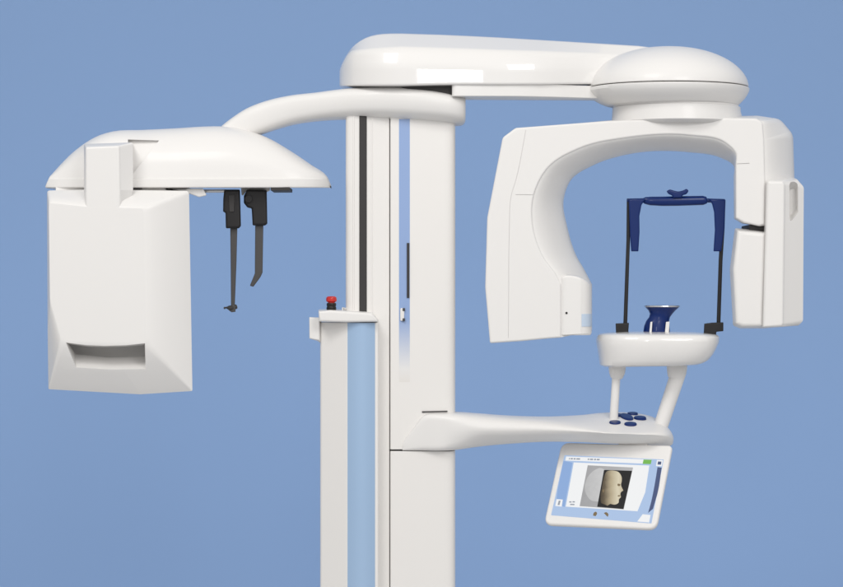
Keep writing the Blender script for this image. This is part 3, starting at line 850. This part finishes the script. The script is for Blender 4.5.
# picture area, in zoomed photo units (x across, y down) mapped on to the display plane
def sp(x, y):
    t = (y - 240.0) / 256.0
    left = 143 - 60 * t; wid = 405 + 8 * t
    s = (x - left) / wid
    u = -0.1290 + s * (0.2600) + 0.0015 * 0
    v = -0.0755 + t * (0.1715)
    return Vector((u, v))
bm = NB()
lay = [0]
def art(pts, mi, lv):
    plate(bm, [sp(*p[:2]) for p in pts], 0.0006 if lv == 0 else 0.0008 + .00015 * (lv - 1), 0.0008 + 0.00015 * lv, 0.0, mi=mi)
art([(143, 238), (549, 243), (497, 503), (83, 487)], 0, 0)
art([(138, 262), (176, 268), (140, 452), (104, 440), (112, 380)], 2, 1)                       # left blue column
art([(150, 243), (501, 245), (497, 263), (146, 260)], 1, 1)                              # title bar
art([(468, 246), (501, 246), (497, 264), (464, 264)], 4, 2)                              # green button
art([(522, 246), (546, 246), (541, 271), (518, 271)], 1, 1)                              # icon
art([(526, 252), (540, 252), (538, 265), (524, 265)], 3, 2)
art(cr([(524, 275, 1), (541, 277, 1), (523, 380), (504, 445, 1), (484, 462, 1), (496, 420), (511, 350)], 6), 3, 1)   # dark side band
art([(181, 267), (491, 270), (473, 380), (441, 457), (145, 450)], 1, 1)                  # white panel
art([(239, 277), (425, 280), (385, 452), (203, 446)], 5, 2)                              # grey picture
art(cr([(262, 300), (290, 287), (312, 293, 1), (284, 425, 1), (250, 420), (226, 380), (236, 330)], 6), 6, 3)            # pale skull outline
art([(306, 294), (421, 294), (384, 451), (276, 446)], 7, 4)                              # black picture
# shaded face in profile, looking right
face = cr([(318, 300), (345, 296), (366, 302), (377, 318), (378, 338), (375, 352), (384, 376, 1), (374, 384), (372, 394), (374, 402), (366, 412), (364, 426), (350, 434), (330, 432, 1), (318, 440, 1), (292, 430, 1), (290, 408), (296, 372), (304, 330)], 5)
art(face, 8, 5)
art(cr([(361, 350), (373, 352), (370, 358), (362, 358)], 4), 9, 7)                        # eye socket
art(cr([(362, 397), (372, 397), (368, 401), (361, 400)], 4), 9, 7)                        # mouth
art(cr([(297, 376), (303, 369), (308, 379), (303, 392), (297, 390)], 5), 8, 7)           # ear
art(cr([(299, 378), (304, 374), (306, 381), (302, 388)], 4), 9, 8)
# tiny unreadable caption strokes and icons
for x0, x1 in ((162, 166), (169, 178), (181, 190), (193, 208), (240, 246), (249, 262), (266, 274), (277, 289)):
    art([(x0, 249), (x1, 249), (x1 - 1.2, 255), (x0 - 1.2, 255)], 10, 2)
art([(107, 421), (133, 422), (128, 451), (101, 449)], 1, 2); art([(116, 427), (124, 427), (119, 445), (111, 445)], 10, 3)
for x0, y0, w_ in ((160, 428, 10), (174, 427, 10), (164, 438, 18)):
    art([(x0, y0), (x0 + w_, y0), (x0 + w_ - 1, y0 + 5), (x0 - 1, y0 + 5)], 10, 2)
for cx0 in (266, 313):
    art([(cx0 - 22, 463), (cx0 + 22, 464), (cx0 + 17, 489), (cx0 - 27, 488)], 0, 1)
    art(cr([(cx0 - 8, 482, 1), (cx0 - 4, 470), (cx0 + 5, 466), (cx0 + 9, 472), (cx0 + 3, 484, 1)] if cx0 < 300 else [(cx0 - 10, 470, 1), (cx0 + 0, 466), (cx0 + 9, 474), (cx0 + 6, 485, 1), (cx0 - 2, 478)], 4), 9, 2)
art([(462, 468), (494, 470), (488, 500), (440, 498)], 1, 1)
display = link('display', bm, SC, mon, weighted=False)
for p in display.data.polygons: p.use_smooth = False

# ------------------------------------------------------------------ camera
cam = bpy.data.cameras.new('camera'); co = bpy.data.objects.new('camera', cam); COL.objects.link(co)
co.location = (0, -D, EYE); co.rotation_euler = (math.pi / 2, 0, 0)
cam.sensor_fit = 'HORIZONTAL'; cam.sensor_width = 36.0
cam.lens = 36.0 * D / (843 * S)
cam.clip_start = 0.05; cam.clip_end = 100
sc.camera = co

# ------------------------------------------------------------------ light
w = bpy.data.worlds.new('World'); sc.world = w; w.use_nodes = True
bg = w.node_tree.nodes['Background']; bg.inputs[0].default_value = (1.0, 0.985, 0.965, 1); bg.inputs[1].default_value = 0.65

def area(name, loc, target, sx, sy, radiance, col=(1, 1, 1)):
    l = bpy.data.lights.new(name, 'AREA'); l.shape = 'RECTANGLE'; l.size = sx; l.size_y = sy
    l.energy = radiance * math.pi * sx * sy; l.color = col
    o = bpy.data.objects.new(name, l); COL.objects.link(o); o.location = loc
    d = (Vector(target) - Vector(loc)); o.rotation_euler = d.to_track_quat('-Z', 'Y').to_euler()
    return o
area('key_softbox', (-1.7, -4.0, 5.0), (0, 0, 1.4), 2.0, 1.6, 10.4, (1.0, 0.98, 0.95))
area('fill_softbox', (2.2, -5.6, 4.0), (0, 0, 1.4), 2.0, 1.6, 9.8, (1.0, 0.98, 0.96))
area('strip_softbox', (0.18, -6.3, 2.56), (0, 0, 1.85), 0.50, 0.66, 16.0)
area('added_backdrop_wash', (0.0, 0.6, 0.15), (0, 3.2, 0.6), 6.0, 0.25, 5.5)  # unseen wash light, added only to even out the lower backdrop

sc.view_settings.view_transform = 'Standard'; sc.view_settings.look = 'None'
sc.view_settings.exposure = 0; sc.view_settings.gamma = 1
